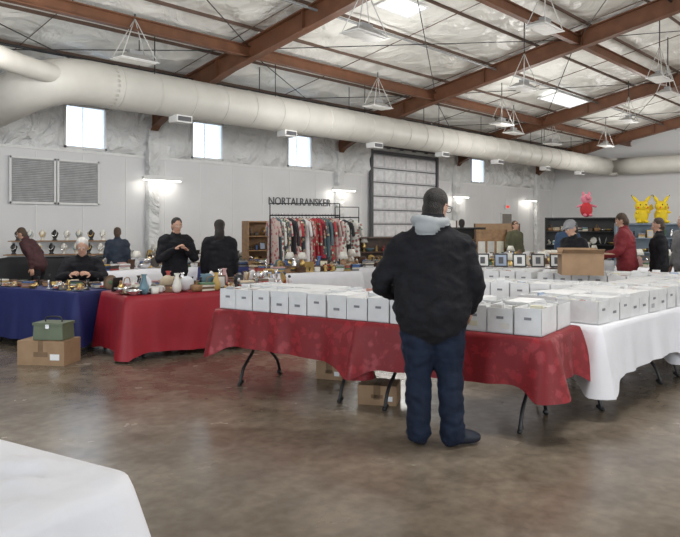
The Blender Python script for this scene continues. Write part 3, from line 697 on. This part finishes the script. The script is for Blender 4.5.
# ---------------------------------------------------------------- clutter
ALLK=[0,1,1,2,3,3,4,4,5,6,7,8,10,11,1,4,9,8,2]
FLAT=[1,1,3,4,7,10,1,5,2,8,12,12,8,0,6,2]
def item(b,rr,x,y,kinds=ALLK,S=.85):
    k=rr.choice(kinds); m=rr.choice(PAL); M0=b.M; b.M=b.M@Matrix.Translation((x,y,0))@Matrix.Rotation(rr.uniform(0,6.28),4,'Z')@Matrix.Scale(S,4)
    s=rr.uniform(.8,1.25)
    if k in (0,6,7,8) and rr.random()<.4: m=rr.choice([M_brass,M_silver,PAL[0],PAL[14]])
    if k==0: b.lathe([(.03*s,0),(.05*s,.03*s),(.055*s,.08*s),(.03*s,.15*s),(.022*s,.19*s),(.035*s,.22*s),(.028*s,.215*s)],(0,0,0),m)
    elif k==1: b.lathe([(.04*s,0),(.045*s,.01),(.1*s,.05*s),(.11*s,.07*s),(.1*s,.068*s),(.03*s,.02)],(0,0,0),rr.choice([m,M_brass,M_silver]))
    elif k==2: b.lathe([(.05*s,0),(.05*s,.01),(.015*s,.03),(.012*s,.1*s),(.025*s,.12*s),(.012*s,.16*s),(.03*s,.2*s),(.008,.2*s)],(0,0,0),rr.choice([M_brass,M_silver,M_black]))
    elif k==3:
        b.box((0,0,.04),(.16,.11,.08),rr.choice([M_dwood,M_wood,m])); b.box((0,0,.085),(.17,.12,.014),M_dwood); b.box((0,-.06,.06),(.02,.008,.02),M_brass)
    elif k==4:
        for i in range(4): b.box((rr.uniform(-.01,.01),0,.015+i*.03),(.15,.21,.026),rr.choice(PAL),rz=rr.uniform(-.2,.2))
    elif k==5:
        b.box((0,0,.1),(.17,.015,.2),rr.choice([M_dwood,M_brass,M_black]),rx=-.2); b.box((0,-.011,.1),(.13,.006,.155),rr.choice(PASTEL),rx=-.2); b.box((0,.05,.06),(.02,.09,.01),M_black,rx=.8)
    elif k==6:
        b.lathe([(.035,0),(.03,.02),(.022,.06),(.032,.1),(.02,.125)],(0,0,0),m); b.ell((0,0,.145),.025,rr.choice(PAL),n=10,m=6); 
        for q in (-1,1): b.tube([(q*.025,0,.1),(q*.045,.01,.07),(q*.025,.025,.06)],.008,m,n=6)
    elif k==7:
        b.lathe([(.05,0),(.055,.02),(.058,.09),(.05,.09),(.045,.02)],(0,0,0),m); b.tube([(.055,0,.075),(.09,0,.07),(.09,0,.03),(.055,0,.025)],.007,m,n=6,sub=2)
    elif k==8:
        b.M=b.M@Matrix.Translation((0,0,.115))@Matrix.Rotation(1.3,4,'X'); b.lathe([(.05,0),(.07,.006),(.11,.018),(.112,.022),(.07,.012)],(0,0,0),m); b.lathe([(.03,.001),(.03,.016)],(0,0,0),rr.choice(PAL))
    elif k==9:
        b.lathe([(.06,0),(.06,.01),(.02,.03),(.02,.05),(.06,.1),(.06,.16),(.02,.22),(.018,.24)],(0,0,0),rr.choice([M_brass,m])); b.lathe([(.11,.23),(.06,.36),(.058,.36),(.105,.235)],(0,0,0),PAL[0])
    elif k==10:
        b.lathe([(.07,0),(.09,.03),(.1,.09),(.095,.1),(.085,.03)],(0,0,0),M_wood); b.tube([(-.09,0,.09),(-.06,0,.18),(.06,0,.18),(.09,0,.09)],.007,M_wood,n=6,sub=3)
    elif k==12:
        b.lathe([(.06,0),(.1,.012),(.12,.02),(.1,.016)],(0,0,0),m)
        for q in range(5): b.ell((.05*math.cos(q*1.3),.05*math.sin(q*1.3),.035),.026,rr.choice([PAL[3],PAL[1],PAL[6],PAL[11]]),n=8,m=6)
    else:
        b.ell((0,0,.05),(.05,.04,.05),m,n=10,m=7); b.ell((0,-.03,.11),.03,m,n=10,m=7)
        for q in (-1,1): b.ell((q*.018,-.03,.138),(.008,.006,.014),m,n=6,m=4); b.tube([(q*.02,-.03,.02),(q*.025,-.05,.008)],.013,m,n=6)
    b.M=M0
def clutter(name,x,d,ang,L,W,n,seed,z=.748,kinds=ALLK,S=.85,g=.165):
    rr=random.Random(seed); b=MB(); nx=max(1,int(L/g)); ny=max(1,int(W/g))
    cells=[(i,j) for i in range(nx) for j in range(ny)]; rr.shuffle(cells)
    for (i,j) in cells[:n]: item(b,rr,(i+.5)*L/nx+rr.uniform(-.02,.02),(j+.5)*W/ny+rr.uniform(-.02,.02),kinds,S)
    return b.obj(name,P(x,d,z),A(ang))
ftable('folding_table',-2.43,8.02,36,2.3,.85,M_redp,drop=.66,seed=81,corner_drop=.04,flare=.05,amp=.02)
clutter('assorted_antiques',-2.43,8.02,36,2.3,.85,96,82,kinds=FLAT,S=.85,g=.135)
ftable('folding_table',-4.75,9.4,-29,1.75,.7,M_blue,drop=.62,seed=83,corner_drop=.05)
clutter('assorted_antiques',-4.75,9.4,-29,1.75,.7,50,84,kinds=[1,1,3,4,7,12,2],S=.62,g=.13)
ftable('folding_table',-6.5,10.4,-29,1.9,.7,M_blue,drop=.62,seed=85,corner_drop=.05)
LOD=.6
rowsT=[(-4.2,12.4,40,2.2),(-2.4,13.2,40,2.2),(-6.6,15.9,42,2.2),(-4.4,16.6,42,2.4),(-2.6,16.8,42,2.2),(-1.2,11.6,30,1.8),(.2,13.4,20,1.9),(1.2,12.3,-25,1.9),(3.1,12.4,20,1.9),(.6,15.7,20,2.2),(3.2,15.4,25,2.2),(5.6,13.4,0,2.),(5.2,16.4,-20,1.9),(1.5,19,30,2.4),(7.8,12.6,0,1.9)]
for i,(x,d,a,L) in enumerate(rowsT):
    ftable('folding_table',x,d,a,L,.76,[M_wcl,M_wcl,M_blue,M_wcl,M_wcl,pm('green_cloth',(.05,.12,.08),.7)][(i+1)%6],drop=.6,seed=90+i,st=.06,rows=5)
    clutter('assorted_collectibles',x,d,a,L,.76,56,120+i,S=.92,g=.15)
def shelf(name,x,d,ang,L,h,n,mat,dp=.35,fill=True,seed=0,z=0):
    rr=random.Random(seed); b=MB()
    for s in (0,L): b.box((s,dp/2,h/2),(.03,dp,h),mat)
    for k in range(n+1):
        zz=.04+(h-.06)*k/n; b.box((L/2,dp/2,zz),(L,dp,.022),mat)
        if fill and k<n:
            q=.1
            while q<L-.08:
                M0=b.M; b.M=Matrix.Translation((0,0,zz+.012)); item(b,rr,q,dp/2); b.M=M0; q+=rr.uniform(.12,.17)
    b.box((L/2,dp-.006,h/2),(L,.012,h),mat)
    return b.obj(name,P(x,d,z),A(ang))
shelf('display_shelf',-2.0,15.3,30,1.1,1.65,5,M_wood,seed=1)
shelf('display_shelf',.2,15.05,15,1.1,1.3,4,M_dwood,seed=3)
shelf('display_shelf',2.3,17.5,10,1.4,1.5,4,M_black,seed=4)
shelf('toy_display_shelf',5.2,17.7,-15,1.9,1.75,5,M_black,seed=5)
shelf('toy_display_shelf',6.05,15.3,-15,1.9,1.6,5,pm('bluegrey_panel',(.2,.25,.3),.6),seed=6)
shelf('display_shelf',-7.7,18.2,45,1.8,1.7,4,M_dwood,seed=8)
b=MB()
for r in range(2):
    b.box((.9,.2+r*.3,.04+r*.27),(2.0,.28,.02),M_wood); b.box((.9,.33+r*.3,r*.135+.02),(2.,.02,.27*r+.06),M_white)
    for i in range(8):
        x=.06+i*.24; y=.2+r*.3; z=.05+r*.27
        b.lathe([(.05,0),(.055,.01),(.03,.03),(.055,.09),(.075,.15),(.055,.18),(.026,.2),(.024,.22),(.015,.225)],(x,y,z),[M_black,PAL[0],PAL[15]][i%3],n=14)
        b.tube([(x-.04,y-.03,z+.18),(x-.045,y-.075,z+.13),(x,y-.085,z+.09),(x+.045,y-.075,z+.13),(x+.04,y-.03,z+.18)],.009,[M_silver,PAL[9],M_brass,M_silver][i%4],n=6,sub=3)
for i in range(9): item(b,random.Random(i),.0+i*.22,.78,[0,2,5,8,9],.9)
b.box((.9,.78,.0),(2.0,.25,.01),M_wood)
b.obj('jewelry_bust_display',P(-6.6,13.9,.918),A(10))
ftable('folding_table',-6.7,13.8,10,2.1,.95,pm('black_cloth',(.015,.015,.018),.7),drop=.68,seed=200,top=.9,st=.06,rows=5)
for (x,d,a,wd,h,m) in ((3.7,17.2,10,.8,1.45,M_wood),(4.3,19.2,-10,1.2,1.6,M_kraft),(3.0,21.8,20,1.4,1.7,M_white)):
    b=MB(); b.box((0,0,h/2+.05),(wd,.03,h-.1),m); 
    for s in(-1,1): b.box((s*wd/2,0,h/2),(.04,.05,h),M_dwood); b.box((s*wd/2,0,.02),(.05,.4,.04),M_dwood)
    for k in range(3):
        b.box((-wd*.3+k*wd*.3,-.022,h*.65),(wd*.22,.01,h*.3),PASTEL[k])
    b.obj('print_display_board',P(x,d),A(a))
for k in range(5):
    b=MB(); b.box((0,0,.1),(.2,.02,.2),M_black,rx=-.18); b.box((0,-.014,.1),(.16,.006,.16),[M_white,PASTEL[3],M_white,PASTEL[1],M_white][k],rx=-.18); b.box((0,-.019,.1),(.07,.006,.1),M_dgrey,rx=-.18); b.box((0,.05,.06),(.03,.09,.01),M_black,rx=.8)
    b.obj('framed_print',P(2.15+k*.27,10.56-k*.03,.93),A(-8))
b=MB(); b.box((.65,.2,.45),(1.4,.45,.9),M_dwood); b.box((.65,.2,.91),(1.46,.5,.03),M_dwood)
for i in range(4): b.box((.15+i*.33,-.03,.5),(.28,.02,.6),M_wood); b.ell((.15+i*.33,-.05,.55),.015,M_brass,n=8,m=5)
b.obj('wooden_cabinet',P(2.05,10.45),A(-8))
def crate(x,d,ang,z):
    b=MB()
    for y in (-.15,.15):
        for k in range(7): b.box((-.27+k*.09,y,.15),(.045,.012,.3),M_white)
        b.box((0,y,.03),(.6,.016,.03),M_white); b.box((0,y,.27),(.6,.016,.03),M_white)
    for s in(-1,1):
        for z2 in (.05,.15,.25): b.box((s*.295,0,z2),(.012,.3,.06),M_white)
    b.box((0,0,.01),(.6,.3,.012),M_white); return b.obj('white_slatted_crate',P(x,d,z),A(ang))
crate(-5.3,10.2,-29,.75); crate(-6.0,10.55,-29,.75)
# ---------------------------------------------------------------- clothing rack
LOD=1.
def rack(x,d,ang,L,seed,cols,h=1.75,step=.055):
    rr=random.Random(seed); b=MB()
    for s in (0,L):
        b.tube([(s,0,.06),(s,0,h)],.014,M_black,n=8); b.tube([(s,-.25,.04),(s,.25,.04)],.014,M_black,n=8)
        for q in (-.25,.25): b.tube([(s,q,0.0),(s,q,.05)],.02,M_black,n=8)
    b.tube([(0,0,h),(L,0,h)],.014,M_black,n=8); b.tube([(0,0,.25),(L,0,.25)],.01,M_black,n=8); b.tube([(0,0,h+.22),(L,0,h+.22)],.01,M_black,n=6)
    for s in (0,L): b.tube([(s,0,h),(s,0,h+.22)],.01,M_black,n=6)
    q=.06
    while q<L-.05:
        m=rr.choice(cols); a=rr.uniform(.35,.8); l_=rr.uniform(.72,.98); wd=rr.uniform(.21,.25)
        M0=b.M; b.M=Matrix.Translation((q,0,h))@Matrix.Rotation(a,4,'Z')
        b.tube([(0,0,.02),(.0,.02,.03),(0,.03,0),(0,0,-.04)],.004,M_silver,n=5); b.tube([(0,-.2,-.12),(0,0,-.04),(0,.2,-.12)],.007,M_black,n=5)
        rows=[(-.055,.05),(-.07,.1),(-.12,wd*.95),(-.3,wd*.86),(-.5,wd*.9),(-l_,wd*1.02)]
        vs=[];N=9
        for (z,w_) in rows:
            for k in range(N):
                u=-1+2*k/(N-1); th=.028*(1-u*u)**.5+.004; fo=.012*math.sin(u*9+q*40)*(-z/l_)
                vs.append((th+fo,u*w_,z)) 
            for k in range(N):
                u=1-2*k/(N-1); th=.028*(1-u*u)**.5+.004; fo=.012*math.sin(u*9+q*40)*(-z/l_)
                vs.append((-th+fo,u*w_,z))
        fs=[]
        for i in range(len(rows)-1):
            for k in range(2*N): fs.append((i*2*N+k,i*2*N+(k+1)%(2*N),(i+1)*2*N+(k+1)%(2*N),(i+1)*2*N+k))
        b.add(vs,fs,m,True)
        for s in (-1,1): b.tube([(0,s*(wd*.88),-.14),(0,s*(wd*1.1),-.24),(.01,s*(wd*1.15),-.38 if rr.random()<.6 else -.55)],[(.05,.02),(.045,.02),(.045,.018)],m,n=8,side=(0,1,0))
        b.M=M0; q+=step*rr.uniform(.8,1.4)
    return b.obj('clothing_rack',P(x,d),A(ang))
def floral(name,base,c2,c3):
    m=pm(name,base,.7); nt=m.node_tree; bb=nt.nodes['Principled BSDF']
    tc=nt.nodes.new('ShaderNodeTexCoord'); v=nt.nodes.new('ShaderNodeTexVoronoi'); v.inputs['Scale'].default_value=14
    nt.links.new(tc.outputs['Object'],v.inputs['Vector'])
    r=nt.nodes.new('ShaderNodeValToRGB'); e=r.color_ramp.elements; r.color_ramp.interpolation='CONSTANT'
    e[0].position=0; e[0].color=list(c2)+[1]; e[1].position=.28; e[1].color=list(c3)+[1]; q=e.new(.42); q.color=list(base)+[1]
    nt.links.new(v.outputs['Distance'],r.inputs['Fac']); nt.links.new(r.outputs[0],bb.inputs['Base Color']); return m
SH=[floral('shirt_a',(.42,.04,.05),(.8,.7,.6),(.1,.2,.1)),floral('shirt_b',(.72,.69,.64),(.5,.1,.1),(.15,.25,.2)),floral('shirt_c',(.08,.1,.11),(.6,.3,.3),(.5,.5,.3)),floral('shirt_d',(.5,.4,.36),(.3,.1,.1),(.5,.2,.2)),pm('shirt_e',(.1,.15,.17),.7),pm('shirt_f',(.7,.68,.66),.7),floral('shirt_g',(.3,.26,.2),(.7,.65,.5),(.4,.1,.1)),floral('shirt_h',(.5,.16,.17),(.8,.75,.7),(.2,.05,.1)),pm('shirt_i',(.03,.03,.035),.7),floral('shirt_j',(.66,.55,.5),(.55,.1,.12),(.7,.35,.37)),pm('shirt_k',(.35,.03,.05),.7)]
rack(-1.3,13.0,6,1.3,4,SH,h=1.74,step=.055)
rack(-.1,14.75,24,.55,9,[SH[5],SH[1],SH[8]],h=1.72,step=.13)
# ---------------------------------------------------------------- plush toys
def plush_yellow(x,d,z,ang,S=.62):
    b=MB(); b.M=Matrix.Scale(S,4); Y=pm('yellow_plush',(.75,.55,.02),.8,bump=.2,bscale=80); K=pm('plush_black',(.02,.02,.02),.8); Rr=pm('plush_red',(.7,.08,.04),.8); Br=pm('plush_brown',(.25,.12,.03),.8)
    b.ell((0,0,.24),(.2,.17,.24),Y,20,14); b.ell((0,-.02,.52),(.2,.17,.16),Y,20,14)
    for s in (-1,1):
        b.tube([(s*.1,0,.62),(s*.19,0,.74),(s*.27,0,.83)],[.05,.05,.02],Y,n=10,sub=3); b.tube([(s*.245,0,.8),(s*.3,0,.86)],[.03,.008],K,n=8)
        b.ell((s*.08,-.165,.56),(.022,.012,.026),K); b.ell((s*.135,-.14,.48),(.032,.015,.03),Rr)
        b.tube([(s*.15,-.05,.36),(s*.19,-.15,.33)],[.05,.035],Y,n=10); b.ell((s*.11,-.1,.05),(.07,.12,.05),Y)
    b.ell((0,-.19,.51),(.01,.008,.007),K); b.tube([(-.03,-.185,.485),(0,-.188,.475),(.03,-.185,.485)],.004,K,n=5)
    b.prism([(.1,.15),(.28,.25),(.24,.33),(.42,.45),(.36,.6),(.2,.45),(.26,.38),(.1,.25)],.15,.18,Y); b.prism([(.1,.15),(.18,.2),(.16,.28),(.1,.25)],.148,.182,Br)
    return b.obj('yellow_mouse_plush',P(x,d,z),A(ang))
plush_yellow(6.6,15.33,1.595,-5,.72); plush_yellow(6.98,15.22,1.595,15,.72)
b=MB(); b.M=Matrix.Scale(.95,4); Pk=pm('pink_plush',(.8,.25,.33),.8,bump=.2,bscale=80); Rd=pm('plush_dress',(.6,.04,.05),.8)
b.ell((0,0,.18),(.16,.14,.2),Rd,18,12); b.ell((0,0,.46),(.14,.13,.13),Pk,18,12); b.tube([(0,-.1,.48),(0,-.2,.49)],[.06,.055],Pk,n=12)
for s in(-1,1):
    b.ell((s*.08,0,.6),(.035,.02,.06),Pk); b.ell((s*.06,-.11,.54),.02,M_sclera); b.ell((s*.06,-.128,.54),.01,M_eye); b.tube([(s*.13,0,.3),(s*.24,-.04,.26)],.03,Pk,n=8); b.tube([(s*.07,-.05,.05),(s*.07,-.15,.03)],.04,Pk,n=8)
    b.ell((s*.02,-.258,.49),.008,Rd,n=6,m=4)
b.obj('pink_pig_plush',P(6.2,17.62,1.775),A(0))
# ---------------------------------------------------------------- camera
cam=bpy.data.cameras.new('camera'); co=bpy.data.objects.new('camera',cam); scene.collection.objects.link(co); scene.camera=co
cam.sensor_width=36; cam.lens=36*700/680; cam.shift_y=-43.5/680; cam.clip_end=200
co.location=(0,0,CAMH); co.rotation_euler=(math.radians(90),0,math.radians(-TH))
scene.view_settings.view_transform='Standard'
